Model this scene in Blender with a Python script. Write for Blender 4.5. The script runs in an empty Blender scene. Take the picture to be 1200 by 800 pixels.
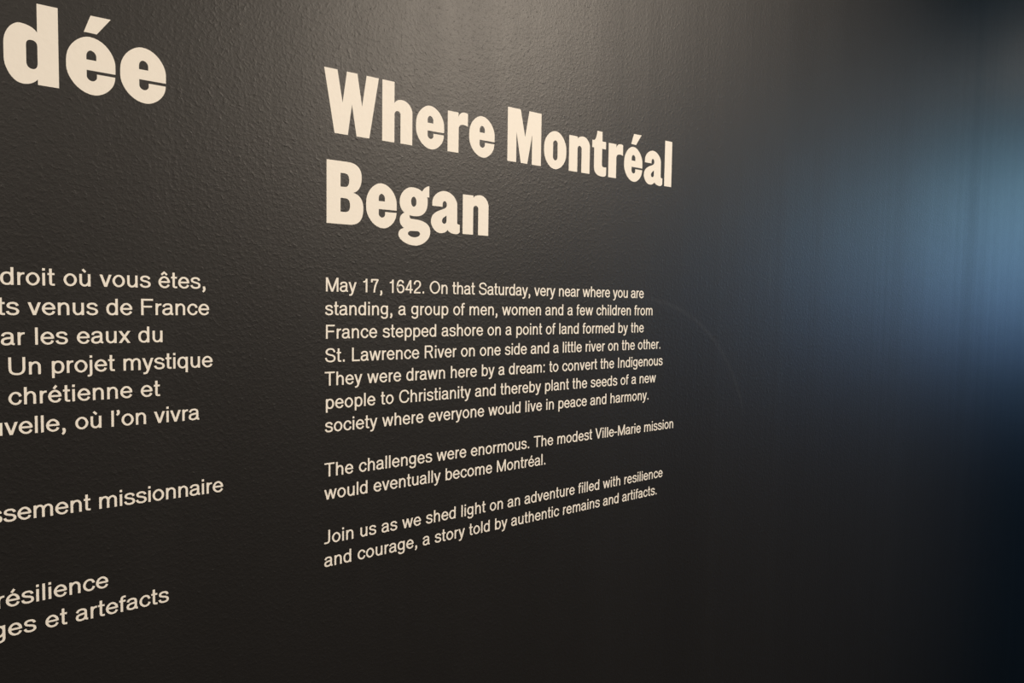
# Black museum wall with cream vinyl lettering, lit by a warm track spotlight, blue projection further down the room
import bpy, math
from mathutils import Vector, Matrix
from mathutils.geometry import tessellate_polygon

SC = bpy.context.scene
COL = SC.collection
EYE = 1.55          # camera height, m
DIST = 0.95         # camera to wall, m
U = DIST / 1000.0   # lettering unit on the wall

# ------------------------------------------------------------------ camera
yaw, pitch, roll = 0.92113494, -0.05483611, 0.01460337
fw = Vector((math.cos(yaw) * math.cos(pitch), math.sin(yaw) * math.cos(pitch), math.sin(pitch)))
rt = Vector((math.sin(yaw), -math.cos(yaw), 0))
up = rt.cross(fw)
r2 = rt * math.cos(roll) + up * math.sin(roll)
u2 = up * math.cos(roll) - rt * math.sin(roll)
cam = bpy.data.cameras.new('camera')
cam.sensor_width = 36
cam.lens = 850 / 1200 * 36
cam.clip_start = 0.01
cam_ob = bpy.data.objects.new('camera', cam)
COL.objects.link(cam_ob)
M = Matrix((r2, u2, -fw)).transposed().to_4x4()
M.translation = Vector((0, -DIST, EYE))
cam_ob.matrix_world = M
SC.camera = cam_ob

# ------------------------------------------------------------------ world, exposure, lights
w = bpy.data.worlds.new('world')
SC.world = w
w.use_nodes = True
w.node_tree.nodes['Background'].inputs[0].default_value = (0.9, 0.85, 0.8, 1)
w.node_tree.nodes['Background'].inputs[1].default_value = 0.0
SC.view_settings.view_transform = 'Standard'
SC.view_settings.look = 'None'
SC.view_settings.gamma = 1
SC.view_settings.exposure = 0.0

CEIL = 3.4
# warm track spots, the last an added fill: (x, y, aim x, aim z, watts, cone degrees, blend)
SPOTS = [
    (2.25, -2.60, 1.00, 1.18, 450, 72, 1.0),
    (-1.30, -2.60, 0.20, 0.85, 235, 62, 1.0),
    (6.00, -0.90, 3.40, 1.90, 7, 70, 1.0),  # unseen fill lamp, added to warm the wall at upper right
]
WARM = (1.0, 0.855, 0.70)
SCREEN_POWER = 13.0


# ------------------------------------------------------------------ node helpers
def new_mat(name):
    m = bpy.data.materials.new(name)
    m.use_nodes = True
    nt = m.node_tree
    return m, nt, nt.nodes['Principled BSDF']


def simple(name, col, rough=0.6, metal=0.0, spec=0.5, noise=0.0):
    m, nt, b = new_mat(name)
    b.inputs['Base Color'].default_value = (*col, 1)
    b.inputs['Roughness'].default_value = rough
    b.inputs['Metallic'].default_value = metal
    b.inputs['Specular IOR Level'].default_value = spec
    if noise:
        tc = nt.nodes.new('ShaderNodeTexCoord')
        n = nt.nodes.new('ShaderNodeTexNoise')
        n.inputs['Scale'].default_value = 60
        n.inputs['Detail'].default_value = 4
        mx = nt.nodes.new('ShaderNodeMix')
        mx.data_type = 'RGBA'
        mx.inputs['A'].default_value = (*[c * (1 - noise) for c in col], 1)
        mx.inputs['B'].default_value = (*[min(1, c * (1 + noise)) for c in col], 1)
        nt.links.new(tc.outputs['Object'], n.inputs['Vector'])
        nt.links.new(n.outputs['Fac'], mx.inputs['Factor'])
        nt.links.new(mx.outputs['Result'], b.inputs['Base Color'])
    return m


def math_node(nt, op, a, b=None, c=None):
    n = nt.nodes.new('ShaderNodeMath')
    n.operation = op
    for i, v in enumerate((a, b, c)):
        if v is None:
            continue
        if isinstance(v, (int, float)):
            n.inputs[i].default_value = v
        else:
            nt.links.new(v, n.inputs[i])
    return n.outputs[0]


def wall_material():
    """Satin black wall paint with a rolled orange-peel texture, faint vertical roller lanes and two scuffs."""
    m, nt, b = new_mat('black_wall_paint')
    tc = nt.nodes.new('ShaderNodeTexCoord')
    P = tc.outputs['Object']
    sep = nt.nodes.new('ShaderNodeSeparateXYZ')
    nt.links.new(P, sep.inputs[0])
    X, Z = sep.outputs['X'], sep.outputs['Z']
    # orange peel
    def noise(scale, detail, vec=P, rough=0.55, dist=0.0):
        n = nt.nodes.new('ShaderNodeTexNoise')
        n.inputs['Scale'].default_value = scale
        n.inputs['Detail'].default_value = detail
        n.inputs['Roughness'].default_value = rough
        n.inputs['Distortion'].default_value = dist
        nt.links.new(vec, n.inputs['Vector'])
        return n.outputs['Fac']
    n1 = noise(290, 3)
    n2 = noise(650, 2)
    n3 = noise(38, 3)
    peel = math_node(nt, 'MULTIPLY_ADD', n2, 0.30, n1)
    # occasional sharper ridges where the roller lifted
    ridge = math_node(nt, 'POWER', noise(170, 2, dist=0.3), 4.0)
    peel = math_node(nt, 'MULTIPLY_ADD', ridge, 3.0, peel)
    peel = math_node(nt, 'MULTIPLY_ADD', n3, 0.35, peel)
    # vertical roller lanes
    mp = nt.nodes.new('ShaderNodeMapping')
    mp.inputs['Scale'].default_value = (9, 1, 0.2)
    nt.links.new(P, mp.inputs['Vector'])
    lanes = noise(1.0, 3, mp.outputs[0])
    bump = nt.nodes.new('ShaderNodeBump')
    bump.inputs['Strength'].default_value = 0.6
    bump.inputs['Distance'].default_value = 0.0004
    nt.links.new(peel, bump.inputs['Height'])
    bump2 = nt.nodes.new('ShaderNodeBump')
    bump2.inputs['Strength'].default_value = 0.5
    bump2.inputs['Distance'].default_value = 0.0020
    nt.links.new(lanes, bump2.inputs['Height'])
    nt.links.new(bump.outputs[0], bump2.inputs['Normal'])
    nt.links.new(bump2.outputs[0], b.inputs['Normal'])
    # roughness: satin, slightly patchy
    ro = math_node(nt, 'MULTIPLY_ADD', lanes, 0.08, 0.425)
    ro = math_node(nt, 'MULTIPLY_ADD', n3, 0.04, ro)
    nt.links.new(ro, b.inputs['Roughness'])
    b.inputs['Specular IOR Level'].default_value = 0.45
    # scuffs: a long rubbed arc right of the English text, and a short vertical rub
    def arc(cx, cz, r, width, x0, x1, z0, z1):
        dx = math_node(nt, 'SUBTRACT', X, cx)
        dz = math_node(nt, 'SUBTRACT', Z, cz)
        d = math_node(nt, 'SQRT', math_node(nt, 'ADD', math_node(nt, 'MULTIPLY', dx, dx), math_node(nt, 'MULTIPLY', dz, dz)))
        d = math_node(nt, 'ABSOLUTE', math_node(nt, 'SUBTRACT', d, r))
        f = math_node(nt, 'SUBTRACT', 1.0, math_node(nt, 'DIVIDE', d, width))
        f = math_node(nt, 'MAXIMUM', f, 0.0)
        for s, lo, hi in ((X, x0, x1), (Z, z0, z1)):
            mr = nt.nodes.new('ShaderNodeMapRange')
            mr.interpolation_type = 'SMOOTHSTEP'
            mid, half = (lo + hi) / 2, (hi - lo) / 2
            nt.links.new(math_node(nt, 'ABSOLUTE', math_node(nt, 'SUBTRACT', s, mid)), mr.inputs['Value'])
            mr.inputs['From Min'].default_value = half * 0.6
            mr.inputs['From Max'].default_value = half
            mr.inputs['To Min'].default_value = 1.0
            mr.inputs['To Max'].default_value = 0.0
            f = math_node(nt, 'MULTIPLY', f, mr.outputs[0])
        return f
    s1 = arc(*SCUFF_ARC)
    s2 = arc(*SCUFF_LINE)
    s = math_node(nt, 'ADD', s1, s2)
    s = math_node(nt, 'MULTIPLY', s, math_node(nt, 'MULTIPLY_ADD', noise(25, 4), 1.2, -0.1))
    s = math_node(nt, 'MULTIPLY', s, 0.35)
    mx = nt.nodes.new('ShaderNodeMix')
    mx.data_type = 'RGBA'
    mx.inputs['A'].default_value = (0.0086, 0.0081, 0.0080, 1)
    mx.inputs['B'].default_value = (0.06, 0.06, 0.062, 1)
    nt.links.new(s, mx.inputs['Factor'])
    nt.links.new(mx.outputs['Result'], b.inputs['Base Color'])
    return m


def wall_point(x_units, h_units):
    return x_units * U, EYE + h_units * U


SCUFF_ARC = (1.02, 1.20, 0.36, 0.006, 1.00, 1.45, 1.30, 1.60)
SCUFF_LINE = (51.445, 1.62, 50.0, 0.003, 1.40, 1.49, 1.56, 1.68)


# ------------------------------------------------------------------ object helpers
def link_mesh(name, verts, faces, mat=None, parent=None, loc=None):
    me = bpy.data.meshes.new(name)
    me.from_pydata(verts, [], faces)
    me.update()
    if mat:
        me.materials.append(mat)
    o = bpy.data.objects.new(name, me)
    COL.objects.link(o)
    if parent:
        o.parent = parent
    if loc:
        o.location = loc
    return o


def thing(name, label, cat, loc=(0, 0, 0), group=None):
    o = bpy.data.objects.new(name, None)
    o.empty_display_size = 0.05
    COL.objects.link(o)
    o.location = loc
    o['label'] = label
    o['category'] = cat
    if group:
        o['group'] = group
    return o


def box_data(x0, x1, y0, y1, z0, z1):
    v = [(x, y, z) for x in (x0, x1) for y in (y0, y1) for z in (z0, z1)]
    f = [(0, 1, 3, 2), (4, 6, 7, 5), (0, 4, 5, 1), (2, 3, 7, 6), (0, 2, 6, 4), (1, 5, 7, 3)]
    return v, f


def box(name, x0, x1, y0, y1, z0, z1, mat, parent=None):
    v, f = box_data(x0, x1, y0, y1, z0, z1)
    return link_mesh(name, v, f, mat, parent)


def structure(o):
    o['kind'] = 'structure'
    return o


def tube_data(p0, p1, r0, r1, n=24, cap=True):
    p0, p1 = Vector(p0), Vector(p1)
    d = (p1 - p0).normalized()
    a = d.orthogonal().normalized()
    c = d.cross(a)
    v, f = [], []
    for p, r in ((p0, r0), (p1, r1)):
        for i in range(n):
            t = 2 * math.pi * i / n
            v.append(tuple(p + (a * math.cos(t) + c * math.sin(t)) * r))
    for i in range(n):
        j = (i + 1) % n
        f.append((i, j, n + j, n + i))
    if cap:
        f.append(tuple(range(n))[::-1])
        f.append(tuple(range(n, 2 * n)))
    return v, f


def merge(*parts):
    V, F = [], []
    for v, f in parts:
        k = len(V)
        V += v
        F += [tuple(i + k for i in q) for q in f]
    return V, F


# ------------------------------------------------------------------ large structure
paint = wall_material()
floor_mat = simple('dark_concrete_floor', (0.010, 0.010, 0.010), 0.7, noise=0.2)
ceil_mat = simple('matte_dark_ceiling', (0.07, 0.065, 0.06), 0.9, noise=0.15)
dark_mat = simple('matte_charcoal_wall', (0.02, 0.019, 0.018), 0.8, noise=0.15)
black_metal = simple('black_powder_coat', (0.02, 0.02, 0.02), 0.4, spec=0.5)
XL, XR, YB = -2.6, 7.5, -4.6
structure(box('wall_front', XL, XR, 0.0, 0.15, 0.0, CEIL, paint))
structure(box('wall_left', XL - 0.15, XL, YB, 0.15, 0.0, CEIL, dark_mat))
structure(box('wall_right', XR, XR + 0.15, YB, 0.15, 0.0, CEIL, dark_mat))
structure(box('wall_back', XL - 0.15, XR + 0.15, YB - 0.15, YB, 0.0, CEIL, dark_mat))
structure(box('floor', XL - 0.15, XR + 0.15, YB - 0.15, 0.15, -0.15, 0.0, floor_mat))
structure(box('ceiling', XL - 0.15, XR + 0.15, YB - 0.15, 0.15, CEIL, CEIL + 0.15, ceil_mat))
structure(box('baseboard_front', XL, XR, -0.012, 0.0, 0.0, 0.09, simple('black_baseboard', (0.012, 0.012, 0.012), 0.5)))


# ------------------------------------------------------------------ outline mini language
# M x y | L x y | C x1 y1 x2 y2 x y | H x y, V x y = quarter super-ellipse leaving horizontally / vertically | Z
def contours(text, n=8, K=0.60):
    out, cur = [], []
    tok = text.split()
    i = 0
    while i < len(tok):
        c = tok[i]
        i += 1
        if c == 'Z':
            cur.append('Z')
            continue
        k = {'M': 2, 'L': 2, 'C': 6, 'H': 2, 'V': 2}[c]
        a = [float(t) for t in tok[i:i + k]]
        i += k
        if c == 'M':
            cur = [(a[0], a[1])]
            out.append(cur)
        elif c == 'L':
            cur.append((a[0], a[1]))
        else:
            x0, y0 = cur[-1]
            if c == 'C':
                x1, y1, x2, y2, x3, y3 = a
            else:
                x3, y3 = a
                if c == 'H':
                    x1, y1, x2, y2 = x0 + (x3 - x0) * K, y0, x3, y3 + (y0 - y3) * (1 - K)
                else:
                    x1, y1, x2, y2 = x0, y0 + (y3 - y0) * K, x3 + (x0 - x3) * (1 - K), y3
            for j in range(1, n + 1):
                t = j / n
                s = 1 - t
                cur.append((s * s * s * x0 + 3 * s * s * t * x1 + 3 * s * t * t * x2 + t * t * t * x3,
                            s * s * s * y0 + 3 * s * s * t * y1 + 3 * s * t * t * y2 + t * t * t * y3))
    return out


def clean(c):
    r = []
    for p in c:
        if p == 'Z':
            continue
        if r and abs(r[-1][0] - p[0]) + abs(r[-1][1] - p[1]) < 1e-4:
            continue
        r.append(p)
    if abs(r[0][0] - r[-1][0]) + abs(r[0][1] - r[-1][1]) < 1e-4:
        r.pop()
    return r


THICK = 0.00022   # vinyl film


def solid_shape(cs, sx, sy, thick=THICK):
    """Filled outline with holes, extruded out of the wall (towards -y). Coordinates already in letter units."""
    cs = [clean(c) for c in cs]
    tris = tessellate_polygon([[Vector((x, y, 0)) for x, y in c] for c in cs])
    flat = [p for c in cs for p in c]
    n = len(flat)
    V = [(x * sx, -thick, y * sy) for x, y in flat] + [(x * sx, 0.0, y * sy) for x, y in flat]
    F = []
    for a, b, c in tris:
        (ax, ay), (bx, by), (cx, cy) = flat[a], flat[b], flat[c]
        cr = (bx - ax) * (cy - ay) - (by - ay) * (cx - ax)
        if abs(cr) < 1e-9:
            continue
        F.append((a, b, c) if cr > 0 else (a, c, b))
    k = 0
    for c in cs:
        m = len(c)
        for i in range(m):
            a, b = k + i, k + (i + 1) % m
            F.append((a, a + n, b + n, b))
        k += m
    return V, F


def stroke(pts, closed, ax, ay, sx, sy, thick=THICK):
    """A pen stroke (elliptical pen ax by ay half widths) along a centre line."""
    n = len(pts)
    L, R = [], []
    for i in range(n):
        def d(i, j):
            dx, dy = pts[j][0] - pts[i][0], pts[j][1] - pts[i][1]
            l = math.hypot(dx, dy) or 1
            return dx / l, dy / l
        if closed:
            d0, d1 = d((i - 1) % n, i), d(i, (i + 1) % n)
        else:
            d0 = d(i - 1, i) if i > 0 else d(0, 1)
            d1 = d(i, i + 1) if i < n - 1 else d(n - 2, n - 1)
        tx, ty = d0[0] + d1[0], d0[1] + d1[1]
        l = math.hypot(tx, ty) or 1
        tx, ty = tx / l, ty / l
        nx, ny = -ty, tx
        h = math.sqrt((ax * nx) ** 2 + (ay * ny) ** 2)
        miter = 1 / max(0.5, abs(nx * -d1[1] + ny * d1[0]))
        ox, oy = nx * h * miter, ny * h * miter
        x, y = pts[i]
        L.append((x + ox, y + oy))
        R.append((x - ox, y - oy))
    V = [(x * sx, -thick, y * sy) for x, y in L + R] + [(x * sx, 0.0, y * sy) for x, y in L + R]
    F = []
    m = n if closed else n - 1
    for i in range(m):
        j = (i + 1) % n
        F.append((n + i, n + j, j, i))
        F.append((i, j, 2 * n + j, 2 * n + i))
        F.append((n + j, n + i, 3 * n + i, 3 * n + j))
    if not closed:
        F.append((n, 0, 2 * n, 3 * n))
        F.append((n - 1, 2 * n - 1, 4 * n - 1, 3 * n - 1))
    return V, F


# ------------------------------------------------------------------ heavy heading letters (wall units, baseline 0)
HEAD = {
    'W': 'M 0 90.4 L 20.1 90.4 L 28 44.8 L 34.6 90.4 L 51 90.4 L 58.6 44.4 L 65.7 90.4 L 85.5 90.4 L 70.3 0 L 49.9 0 L 42.6 44.6 L 36.2 0 L 15.7 0',
    'h': 'M 0 0 L 0 90.4 L 20.3 90.4 L 20.3 58.8 C 22.5 63 27.5 65.6 33.5 65.6 H 51.3 48.5 L 51.3 0 L 30.8 0 L 30.8 43 V 25.6 48 H 20.5 42.5 L 20.5 0',
    'e': 'M 0 35 V 24.5 65.6 H 50.9 37 L 50.9 27 L 20.7 27 L 20.7 20 V 26.1 14.6 H 31.3 19.6 L 31.3 23.4 L 50.6 23.4 V 28 -1.4 H 0 28 Z M 20.6 39 L 30.9 39 L 30.9 43.5 V 25.3 50 H 20.6 43.5',
    'r': 'M 0 0 L 0 64 L 20.3 64 L 20.3 57.2 C 22 62.5 26 65.6 32 65.6 C 34.8 65.6 36.8 65.2 38.5 64.2 L 38.5 44.2 C 35.5 45.6 31 46 28 45.6 C 23 45 20.8 42.5 20.8 38 L 20.8 0',
    'M': 'M 0 0 L 0 90.4 L 27.3 90.4 L 37.8 45.2 L 46.3 90.4 L 73.6 90.4 L 73.6 0 L 53.3 0 L 53.3 51.5 L 43.2 0 L 29 0 L 18.9 51.8 L 18.9 0',
    'o': 'M 0 36 V 26 65.6 H 52 36 L 52 28 V 26 -1.5 H 0 28 Z M 20.7 20 L 20.7 43.5 V 26 49.4 H 31.3 43.5 L 31.3 20 V 26 14.2 H 20.7 20',
    'n': 'M 0 0 L 0 64 L 20.5 64 L 20.5 60.2 C 23 63.6 28.5 65.7 34.5 65.7 H 51.3 49 L 51.3 0 L 30.7 0 L 30.7 43 V 25.6 47.9 H 20.6 42.5 L 20.6 0',
    't': 'M 12.7 81.6 L 25.9 81.6 L 25.9 64 L 35.6 64 L 35.6 50.4 L 25.8 50.4 L 25.8 21 C 25.8 18 28 16.6 31.6 16.6 C 33.8 16.6 35.3 16.9 37.3 17.3 L 37.3 3.2 C 36 0.4 33 -1.2 28 -1.2 C 13.5 -1.2 5.4 3.5 5.4 16 L 5.4 50.2 L 0.2 50.2 L 0.2 63.8 L 4 63.8 C 9 64 11 72 12.7 81.6',
    'a': 'M 2.3 40.4 L 2.3 46 V 25 65.6 H 49 45.5 L 49.2 17.5 C 49.3 15 51 14.2 54.3 14.3 L 54.3 2.4 C 52 -0.6 49.5 -1.4 46 -1.4 C 39.5 -1.4 33.5 0.6 31.2 4.4 C 28 0.2 23 -1.7 17.9 -1.7 H 0 15.5 C 0 27.5 9 31.3 18 35 C 25.5 37.6 29.4 39.5 29.4 43.8 V 25.3 49.7 H 21.3 44.5 L 21.3 40.4 Z M 28.9 27.3 L 28.9 18.3 V 24.6 13.6 H 20.4 17.8 C 20.4 22 24.5 24.3 28.9 27.3',
    'l': 'M 0 0 L 0 90.8 L 21.4 90.8 L 21.4 0',
    'B': 'M 0 0 L 0 90.5 L 32 90.5 C 47 90.5 54.6 83.5 54.6 70.5 C 54.6 57.5 50 49.5 41.2 46.9 C 51.5 45 57.4 37.5 57.4 25.6 C 57.4 8.5 50.5 0 35.5 0 Z M 21.3 73.7 L 27 73.7 C 32.3 73.7 34.8 71 34.8 63.9 C 34.8 56.8 32.3 54 27 54 L 21.3 54 Z M 21.3 37.8 L 28 37.8 C 33.6 37.8 36.2 35 36.2 28 C 36.2 20.6 33.6 17.8 28 17.8 L 21.3 17.8 Z',
    'g': 'M 2 42 V 23 65.4 C 31 65.4 37 64 41.2 60.4 C 44 65.2 48.5 69.2 54.3 70.2 L 54.3 52.6 L 50.4 52.6 C 51.2 50.3 51.5 48 51.5 45 C 51.5 29 43 21.3 28.3 21.3 C 25 21.3 21.5 21.6 19.5 22.3 L 19.3 20.2 C 19.4 17.8 21 17 24.1 16.7 C 32 16.2 34 16.4 38 15.6 C 51 13 56.6 8 56.6 -1.5 V 29.5 -24.2 H 0 -8.6 C 0 -3.2 3.8 0.6 9.9 1.8 C 5 4.2 2.3 8.5 2.3 13.7 C 2.3 19.2 5.5 23.4 10.7 25.4 C 5 28.5 2 34.5 2 42 Z M 22 42.8 L 22 44.5 V 26.6 51.2 H 31.2 44.5 L 31.2 42 V 26.6 35.7 H 22 42 Z M 16.7 -6.2 V 22 -1.8 L 33 -1.6 H 38.3 -5.6 V 27.5 -11.4 H 16.7 -6.2',
    'd': 'M 0 41 V 15.5 66 C 22.5 66 28.5 63.5 31.8 58.6 L 31.8 90.8 L 52.2 90.8 L 52.2 0.2 L 31.7 0.2 L 31.7 6.5 C 28.5 1.5 23 -0.9 17.5 -0.9 H 0 25 Z M 21 24 L 21 43 C 21 47.5 23 49.2 26 49.2 C 30 49.2 31.8 46.8 31.8 42.5 L 31.8 24 C 31.8 19.8 30 17 26.8 17 C 23.2 17 21 19.8 21 24',
    'acute': 'M 0 70.4 L 7.2 90.5 L 28.3 90.7 L 13.4 70.2',
}

# ------------------------------------------------------------------ regular text letters: centre-line strokes, cap height 100
# glyph: (advance, strokes); 'D x0 y0 x1 y1 w' is a diagonal with level ends; other strokes use the mini language, '*' = closed
O_ = 'M 11 37 V 38.5 68 H 66 37 L 66 35.5 V 38.5 4.6 H 11 35.5'
E_ = 'M 12 37.5 L 66 37.5|M 65.5 34 L 65.5 37.5 V 39 68 H 11 37 L 11 35.5 V 39.5 4.6 C 52 4.6 61 10 64.5 22'
A_ = 'M 11.5 51 C 13 63 23 68 36 68 C 50 68 57 62 57 51 L 57 15 C 57 7.5 60 5.4 69 5.6|M 57 44 C 53 37 10 45 10 21.5 C 10 9.5 19 4.6 30 4.6 C 45 4.6 57 13 57 30'
U_ = 'M 16 72 L 16 27 V 35 4.6 H 61 30|M 61 0 L 61 72'
N_ = 'M 16 0 L 16 72|M 61 0 L 61 46 V 42 68 H 16 42'
GLYPH = {
    'o': (77, '*' + O_), 'e': (76, E_), 'a': (74, A_), 'u': (77, U_), 'n': (77, N_),
    'h': (77, 'M 16 0 L 16 98|M 61 0 L 61 46 V 42 68 H 16 42'),
    'm': (116, 'M 16 0 L 16 72|M 58 0 L 58 48 V 41 68 H 16 43|M 100 0 L 100 48 V 83 68 H 58 43'),
    'r': (46, 'M 16 0 L 16 72|M 16 40 C 17 57 25 67.5 44 66.2'),
    'i': (31, 'M 15.5 0 L 15.5 72|M 15.5 84.5 L 15.5 98.5'),
    'j': (31, 'M 15.5 72 L 15.5 -6 C 15.5 -17 11 -21.5 2 -21.5 L -3 -21.5|M 15.5 84.5 L 15.5 98.5'),
    'l': (31, 'M 15.5 0 L 15.5 98'),
    't': (42, 'M 19 97 L 19 18 C 19 9 22 5.6 31 5.6 L 40 5.6|M 3.5 66.4 L 39 66.4'),
    'f': (40, 'M 17 0 L 17 78 C 17 89 21 93 31 93 L 40 93|M 2.5 66.4 L 38 66.4'),
    'c': (70, 'M 62 47 C 60 60 51 68 38.5 68 H 11 37 L 11 35.5 V 38.5 4.6 C 51 4.6 60 12 62.5 25.5'),
    's': (69, 'M 58 52 C 56.5 62 48 68 35.5 68 C 22 68 13 62.5 13 53.5 C 13 44 23 41.5 35 38.8 C 49 35.8 59.5 32 59.5 20.5 C 59.5 10 49 4.6 36 4.6 C 21 4.6 11.5 11 10 22'),
    'd': (77, 'M 61 0 L 61 98|*M 61 36.3 C 61 55 52 68 36.5 68 C 20 68 11 55 11 36.3 C 11 17.6 20 4.6 36.5 4.6 C 52 4.6 61 17.6 61 36.3'),
    'b': (77, 'M 16 0 L 16 98|*M 16 36.3 C 16 55 25 68 40.5 68 C 57 68 66 55 66 36.3 C 66 17.6 57 4.6 40.5 4.6 C 25 4.6 16 17.6 16 36.3'),
    'p': (77, 'M 16 -26 L 16 72|*M 16 36.3 C 16 55 25 68 40.5 68 C 57 68 66 55 66 36.3 C 66 17.6 57 4.6 40.5 4.6 C 25 4.6 16 17.6 16 36.3'),
    'q': (77, 'M 61 -26 L 61 72|*M 61 36.3 C 61 55 52 68 36.5 68 C 20 68 11 55 11 36.3 C 11 17.6 20 4.6 36.5 4.6 C 52 4.6 61 17.6 61 36.3'),
    'g': (77, 'M 61 72 L 61 0 C 61 -15 52 -21.5 36.5 -21.5 C 24 -21.5 15.5 -17 13.5 -7|*M 61 40 C 61 57 52 68 36.5 68 C 20 68 11 57 11 40 C 11 23 20 11.5 36.5 11.5 C 52 11.5 61 23 61 40'),
    'v': (67, 'D 8.5 72 33.5 0 15|D 58.5 72 33.5 0 15'),
    'w': (101, 'D 8.5 72 29 0 14|D 50.5 72 29 0 14|D 50.5 72 72 0 14|D 92.5 72 72 0 14'),
    'y': (67, 'D 8.5 72 34 0 15|D 58.5 72 34 -1 15|M 35.5 3 L 33 -4.5 C 28 -18 24 -21.5 14 -21.5 L 7 -21.5'),
    'x': (69, 'D 10 72 59 0 17|D 59 72 10 0 17'),
    'M': (116, 'M 16 0 L 16 100|M 100 0 L 100 100|D 17 100 58 0 15|D 99 100 58 0 15'),
    'S': (91, 'M 77 71 C 76 86 64 95.4 46 95.4 C 27 95.4 14.5 86 14.5 73 C 14.5 59 29 55.5 46 51.5 C 66 47 79 43 79 27 C 79 13 66 4.6 46.5 4.6 C 25 4.6 11.5 13.5 10.5 32'),
    'F': (84, 'M 16 0 L 16 100|M 10 94.4 L 78 94.4|M 16 52 L 72 52'),
    'L': (77, 'M 16 0 L 16 100|M 10 5.6 L 73 5.6'),
    'T': (85, 'M 42.5 0 L 42.5 97|M 3 94.4 L 82 94.4'),
    'R': (97, 'M 16 0 L 16 100|M 10 94.4 L 54 94.4 C 70 94.4 77.5 87 77.5 73 C 77.5 59 70 51.5 54 51.5 L 16 51.5|D 52 53 81 0 16'),
    'I': (39, 'M 19.5 0 L 19.5 100'),
    'J': (62, 'M 45 100 L 45 27 C 45 10 37 5.6 22 5.6 L 6 5.6'),
    'O': (108, '*M 12 52 V 54 95.4 H 96 52 L 96 48 V 54 4.6 H 12 48'),
    'C': (98, 'M 87.5 66 C 84 85 71 95.4 53 95.4 C 27 95.4 12 77 12 50 C 12 23 27 4.6 53 4.6 C 72 4.6 86 16 89 36'),
    'V': (90, 'D 9 100 45 0 16|D 81 100 45 0 16'),
    'U': (100, 'M 16 100 L 16 38 C 16 15 28 4.6 50 4.6 C 72 4.6 84 15 84 38 L 84 100'),
    '1': (77, 'M 46 0 L 46 100|M 46 96 C 43 83 36 76.5 19 76.5'),
    '7': (77, 'M 10 94.4 L 70 94.4|M 67 94 C 50 72 38 42 35 0|M 15 98 L 15 74'),
    '6': (77, 'M 62.5 76 C 60 88 51 95.4 39 95.4 C 21 95.4 11 76 11 46 C 11 20 20 4.6 38.5 4.6 C 54 4.6 66 15 66 32.5 C 66 49 54 60 39.5 60 C 26 60 14 51 11.5 38'),
    '4': (77, 'M 53 0 L 53 100|D 52 100 14 29 14|M 5 27 L 73 27'),
    '2': (77, 'M 13 68 C 13 85 23 95.4 39 95.4 C 55 95.4 65 86 65 71 C 65 58 57 50 42 39 C 26 27 16 18 14 5.6|M 7.5 5.6 L 67 5.6'),
    '.': (38, 'M 19 0 L 19 15.5'),
    ',': (38, 'M 19 0 L 19 15.5|M 22 8 C 23 -7 20 -13 11 -19.5'),
    ':': (38, 'M 19 0 L 19 15.5|M 19 56.5 L 19 72'),
    '’': (32, 'M 16 84 L 16 99|M 19 92 C 20 79 17 74 8 69'),
    '-': (46, 'M 4 37 L 42 37'),
    ' ': (39, ''),
    'é': (76, E_ + '|M 33 79.5 L 46 98'),
    'ê': (76, E_ + '|M 22 82 L 38.5 97 L 55 82'),
    'ù': (77, U_ + '|M 26 99 L 42 83'),
}
PEN = (6.9, 5.5)
CAP = 20.3          # cap height of the text in wall units
_cache = {}


def glyph_data(ch, kx):
    if (ch, kx) in _cache:
        return _cache[(ch, kx)]
    parts = []
    sx, sy = kx * CAP / 100 * U, CAP / 100 * U
    for si, s in enumerate(GLYPH[ch][1].split('|')):
        if not s:
            continue
        th = THICK + si * 0.000018      # overlapping strokes sit a hair apart, as no two faces may coincide
        if s[0] == 'D':
            x0, y0, x1, y1, wd = (float(t) for t in s.split()[1:])
            h = wd / 2
            c = [(x0 - h, y0), (x0 + h, y0), (x1 + h, y1), (x1 - h, y1)]
            parts.append(solid_shape([c], sx, sy, th))
        else:
            closed = s[0] == '*'
            c = [p for p in contours(s.lstrip('*'), n=6)[0]]
            q = [c[0]]
            for p in c[1:]:
                if abs(p[0] - q[-1][0]) + abs(p[1] - q[-1][1]) > 1e-4:
                    q.append(p)
            if closed and abs(q[0][0] - q[-1][0]) + abs(q[0][1] - q[-1][1]) < 1e-4:
                q.pop()
            parts.append(stroke(q, closed, PEN[0], PEN[1], sx, sy, th))
    _cache[(ch, kx)] = merge(*parts) if parts else ([], [])
    return _cache[(ch, kx)]


def ink(ch):
    """left and right ink edges of a glyph"""
    V = glyph_data(ch, 1.0)[0]
    k = CAP / 100 * U
    return min(v[0] for v in V) / k, max(v[0] for v in V) / k


KX = 0.966
REPORT = []


def layout(text, x0, x1, kx=None):
    """Ink starts at x0 and ends at x1 (wall units); returns [(word, [(char, pen x)])]; tracking absorbs the rest."""
    kx = kx or KX
    a = kx * CAP / 100
    nat = (sum(GLYPH[c][0] for c in text[:-1]) - ink(text[0])[0] + ink(text[-1])[1]) * a
    track = (x1 - x0 - nat) / max(1, len(text) - 1)
    REPORT.append((text[:12], round((x1 - x0) / nat, 4), round(track / a, 2)))
    pen = x0 - ink(text[0])[0] * a
    words, cur, s = [], [], ''
    for c in text:
        if c == ' ':
            words.append((s, cur))
            cur, s = [], ''
        else:
            cur.append((c, pen))
            s += c
        pen += GLYPH[c][0] * a + track
    words.append((s, cur))
    return words


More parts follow.
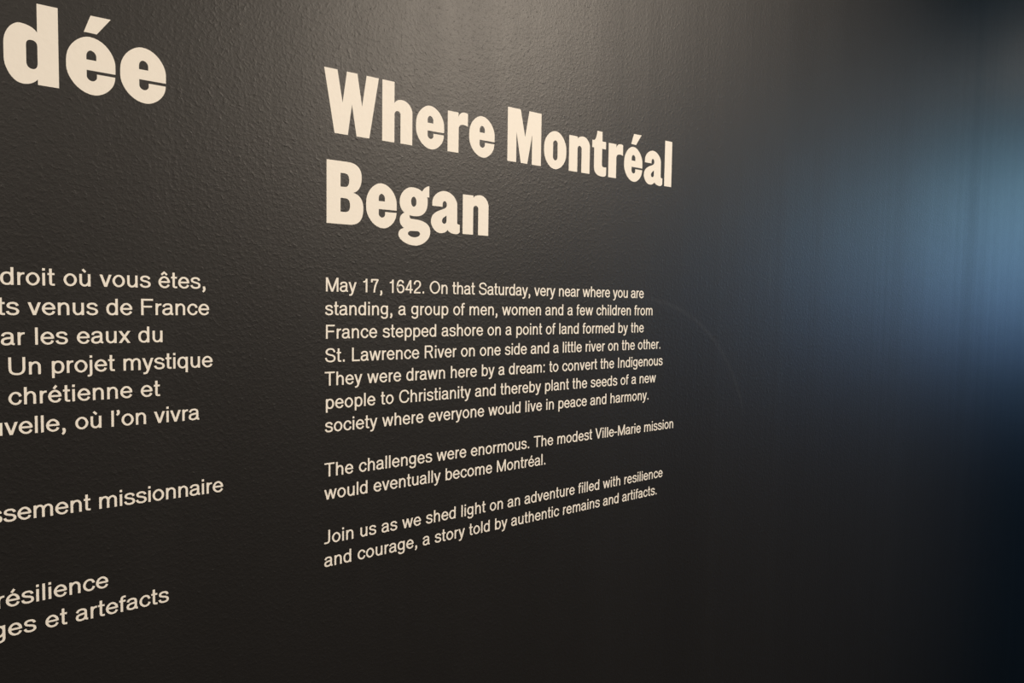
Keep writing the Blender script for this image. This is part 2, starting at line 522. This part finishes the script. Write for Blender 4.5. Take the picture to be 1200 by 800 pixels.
# ------------------------------------------------------------------ lettering
def vinyl(name, col):
    m, nt, b = new_mat(name)
    tc = nt.nodes.new('ShaderNodeTexCoord')
    geo = nt.nodes.new('ShaderNodeNewGeometry')
    n = nt.nodes.new('ShaderNodeTexNoise')
    n.inputs['Scale'].default_value = 150
    n.inputs['Detail'].default_value = 3
    nt.links.new(geo.outputs['Position'], n.inputs['Vector'])
    bp = nt.nodes.new('ShaderNodeBump')
    bp.inputs['Strength'].default_value = 0.25
    bp.inputs['Distance'].default_value = 0.0008
    nt.links.new(n.outputs['Fac'], bp.inputs['Height'])
    nt.links.new(bp.outputs[0], b.inputs['Normal'])
    mx = nt.nodes.new('ShaderNodeMix')
    mx.data_type = 'RGBA'
    mx.inputs['A'].default_value = (*[c * 0.96 for c in col], 1)
    mx.inputs['B'].default_value = (*col, 1)
    nt.links.new(n.outputs['Fac'], mx.inputs['Factor'])
    nt.links.new(mx.outputs['Result'], b.inputs['Base Color'])
    b.inputs['Roughness'].default_value = 0.55
    b.inputs['Specular IOR Level'].default_value = 0.35
    return m


CREAM = vinyl('matte_cream_vinyl', (0.82, 0.79, 0.725))


def heading(label, lines):
    x, z = wall_point(lines[0][0][1], lines[0][0][2])
    t = thing('wall_heading', label, 'heading', (x, 0, z))
    for line in lines:
        for ch, ux, uh in line:
            base = {'é': 'e'}.get(ch, ch)
            V, F = solid_shape(contours(HEAD[base], n=10), U, U)
            px, pz = wall_point(ux, uh)
            o = link_mesh('letter', V, F, CREAM, t, (px - x, 0, pz - z))
            if ch == 'é':
                V, F = solid_shape(contours(HEAD['acute'], n=10), U, U)
                link_mesh('accent', V, F, CREAM, o, (18.4 * U, 0, 0))
    return t


B1, B2 = 238.6, 109.3
heading('huge bold cream heading reading Where Montréal Began',
        [[('W', 417.7, B1), ('h', 509.1, B1), ('e', 566.9, B1), ('r', 624.5, B1), ('e', 665.8, B1),
          ('M', 743.8, B1), ('o', 824.3, B1), ('n', 882.9, B1), ('t', 939.8, B1), ('r', 982.6, B1),
          ('é', 1024.8, B1), ('a', 1080.8, B1), ('l', 1141.1, B1)],
         [('B', 421.4, B2), ('e', 483.3, B2), ('g', 537.3, B2), ('a', 595.0, B2), ('n', 654.8, B2)]])
heading('huge bold cream heading letters dée at the top left of the wall',
        [[('d', 43.6, B1), ('é', 103.2, B1), ('e', 159.2, B1)]])


def paragraph(label, group, lines):
    x, z = wall_point(lines[0][1], lines[0][3])
    t = thing('text_paragraph', label, 'wall text', (x, 0, z), group)
    for text, x0, x1, h in lines:
        lx, lz = wall_point(x0, h)
        ln = bpy.data.objects.new('text_line', None)
        ln.empty_display_size = 0.01
        COL.objects.link(ln)
        ln.parent = t
        ln.location = (lx - x, 0, lz - z)
        for wtext, chars in layout(text, x0, x1):
            parts = []
            w0 = chars[0][1]
            for c, pen in chars:
                V, F = glyph_data(c, KX)
                d = (pen - w0) * U
                parts.append(([(vx + d, vy, vz) for vx, vy, vz in V], F))
            V, F = merge(*parts)
            link_mesh('word', V, F, CREAM, ln, ((w0 - x0) * U, 0, 0))
    return t


PITCH = 34.25
H0 = 10.8
H = [H0 - PITCH * i for i in range(7)]
GE, GF = 'English paragraphs under the Where Montréal Began heading', 'French paragraphs at the left of the wall'
paragraph('seven-line cream English paragraph starting May 17, 1642', GE, [
    ('May 17, 1642. On that Saturday, very near where you are', 420.5, 1088.9, H[0]),
    ('standing, a group of men, women and a few children from', 419.2, 1115.8, H[1]),
    ('France stepped ashore on a point of land formed by the', 420.6, 1091.4, H[2]),
    ('St. Lawrence River on one side and a little river on the other.', 419.3, 1142.2, H[3]),
    ('They were drawn here by a dream: to convert the Indigenous', 418.8, 1150.5, H[4]),
    ('people to Christianity and thereby plant the seeds of a new', 420.5, 1130.9, H[5]),
    ('society where everyone would live in peace and harmony.', 419.1, 1110.3, H[6])])
paragraph('two-line cream English paragraph starting The challenges were enormous', GE, [
    ('The challenges were enormous. The modest Ville-Marie mission', 418.4, 1188.6, -260.4),
    ('would eventually become Montréal.', 418.1, 839.6, -294.3)])
paragraph('lowest two-line cream English paragraph starting Join us as we shed light', GE, [
    ('Join us as we shed light on an adventure filled with resilience', 418.2, 1159.2, -360.4),
    ('and courage, a story told by authentic remains and artifacts.', 418.2, 1142.2, -395.0)])
paragraph('six-line cream French paragraph cut off by the left edge, ending où l’on vivra', GF, [
    ('droit où vous êtes,', 35.5, 255.1, H[0]),
    ('ts venus de France', 32.2, 259.4, H[1]),
    ('ar les eaux du', 34.8, 202.7, H[2]),
    ('Un projet mystique', 41.3, 263.2, H[3]),
    ('chrétienne et', 40.6, 199.0, H[4]),
    ('uvelle, où l’on vivra', 22.8, 245.8, H[5])])
paragraph('single cream French text line reading ssement missionnaire', GF, [
    ('ssement missionnaire', 20.0, 275.4, -260.4)])
paragraph('lowest two-line cream French text with résilience above ges et artefacts', GF, [
    ('résilience', 25.5, 137.8, -360.0),
    ('ges et artefacts', 20.0, 206.6, -394.8)])
for r in REPORT:
    print('LAYOUT', r)


# ------------------------------------------------------------------ track lighting on the ceiling (above the frame)
def spotlight(x, y, ax, az, watts, cone, blend, label):
    t = thing('track_spotlight', label, 'spotlight', (x, y, CEIL - 0.03), 'track spotlights above the wall')
    aim = (Vector((ax, 0, az)) - Vector((x, y, CEIL - 0.16))).normalized()
    c = Vector((0, 0, -0.13))
    v, f = tube_data((0, 0, -0.002), (0, 0, -0.05), 0.012, 0.012)
    link_mesh('stem', v, f, black_metal, t)
    s = aim.cross(Vector((0, 0, 1))).normalized()
    parts = []
    for k in (-1, 1):
        parts.append(tube_data(s * 0.052 * k + Vector((0, 0, -0.05)), s * 0.052 * k + c, 0.006, 0.006, 10))
    parts.append(tube_data(s * -0.056 + Vector((0, 0, -0.05)), s * 0.056 + Vector((0, 0, -0.05)), 0.007, 0.007, 10))
    link_mesh('yoke', *merge(*parts), black_metal, t)
    v, f = tube_data(c - aim * 0.07, c + aim * 0.07, 0.042, 0.046, 32, cap=False)
    n = 32
    f.append(tuple(range(n))[::-1])
    link_mesh('housing', v, f, black_metal, t)
    em = bpy.data.materials.new('lamp_lens')
    em.use_nodes = True
    nt = em.node_tree
    nt.nodes.clear()
    e = nt.nodes.new('ShaderNodeEmission')
    e.inputs[0].default_value = (*WARM, 1)
    e.inputs[1].default_value = 12
    o = nt.nodes.new('ShaderNodeOutputMaterial')
    nt.links.new(e.outputs[0], o.inputs[0])
    v, f = tube_data(c + aim * 0.045, c + aim * 0.05, 0.041, 0.041, 32)
    link_mesh('lens', v, f, em, t)
    ld = bpy.data.lights.new('spot_beam', 'SPOT')
    ld.energy = watts
    ld.color = WARM
    ld.spot_size = math.radians(cone)
    ld.spot_blend = blend
    ld.shadow_soft_size = 0.04
    lo = bpy.data.objects.new('spot_beam', ld)
    COL.objects.link(lo)
    lo.parent = t
    lo.location = c + aim * 0.12
    lo.rotation_euler = aim.to_track_quat('-Z', 'Y').to_euler()


added_spur = box('lighting_track', 4.6, 7.2, -0.92, -0.88, CEIL - 0.03, CEIL, black_metal)  # unseen track, added only to hold the fill lamp
added_spur['label'] = 'short black track added on the ceiling to carry the dim fill spotlight'
added_spur['category'] = 'track'
rail = box('lighting_track', -1.8, 4.2, -2.62, -2.58, CEIL - 0.03, CEIL, black_metal)
rail['label'] = 'long black lighting track along the ceiling above the wall text'
rail['category'] = 'track'
spotlight(*SPOTS[0], 'black track spotlight further along the ceiling track to the right')
spotlight(*SPOTS[1], 'black track spotlight on the ceiling track nearest the viewer')
spotlight(*SPOTS[2], 'dim black fill spotlight added on the short track to warm the upper right of the wall')

# ------------------------------------------------------------------ blue projection at the far end of the room
SY0, SY1, SZ0, SZ1 = -2.70, -1.00, 1.35, 2.85
t = thing('projection_screen', 'large blue lit projection screen on the far end wall', 'screen', (XR, (SY0 + SY1) / 2, SZ0))
cy = (SY0 + SY1) / 2
hw = (SY1 - SY0) / 2
hh = SZ1 - SZ0
m = bpy.data.materials.new('projected_blue_image')
m.use_nodes = True
nt = m.node_tree
nt.nodes.clear()
tc = nt.nodes.new('ShaderNodeTexCoord')
sp = nt.nodes.new('ShaderNodeSeparateXYZ')
nt.links.new(tc.outputs['Generated'], sp.inputs[0])
cr = nt.nodes.new('ShaderNodeValToRGB')
cr.color_ramp.elements[0].position = 0.0
cr.color_ramp.elements[0].color = (0.10, 0.17, 0.42, 1)
mid = cr.color_ramp.elements.new(0.4)
mid.color = (0.20, 0.38, 0.60, 1)
cr.color_ramp.elements[2].position = 1.0
cr.color_ramp.elements[2].color = (0.26, 0.47, 0.56, 1)
nt.links.new(sp.outputs['Z'], cr.inputs[0])
e = nt.nodes.new('ShaderNodeEmission')
nt.links.new(cr.outputs[0], e.inputs[0])
e.inputs[1].default_value = SCREEN_POWER
o = nt.nodes.new('ShaderNodeOutputMaterial')
nt.links.new(e.outputs[0], o.inputs[0])
box('picture', -0.02, -0.012, -hw, hw, 0.0, hh, m, t)
fr = [box_data(-0.03, 0, -hw - 0.03, hw + 0.03, -0.03, 0.0), box_data(-0.03, 0, -hw - 0.03, hw + 0.03, hh, hh + 0.03),
      box_data(-0.03, 0, -hw - 0.03, -hw, 0.0, hh), box_data(-0.03, 0, hw, hw + 0.03, 0.0, hh)]
link_mesh('frame', *merge(*fr), black_metal, t)
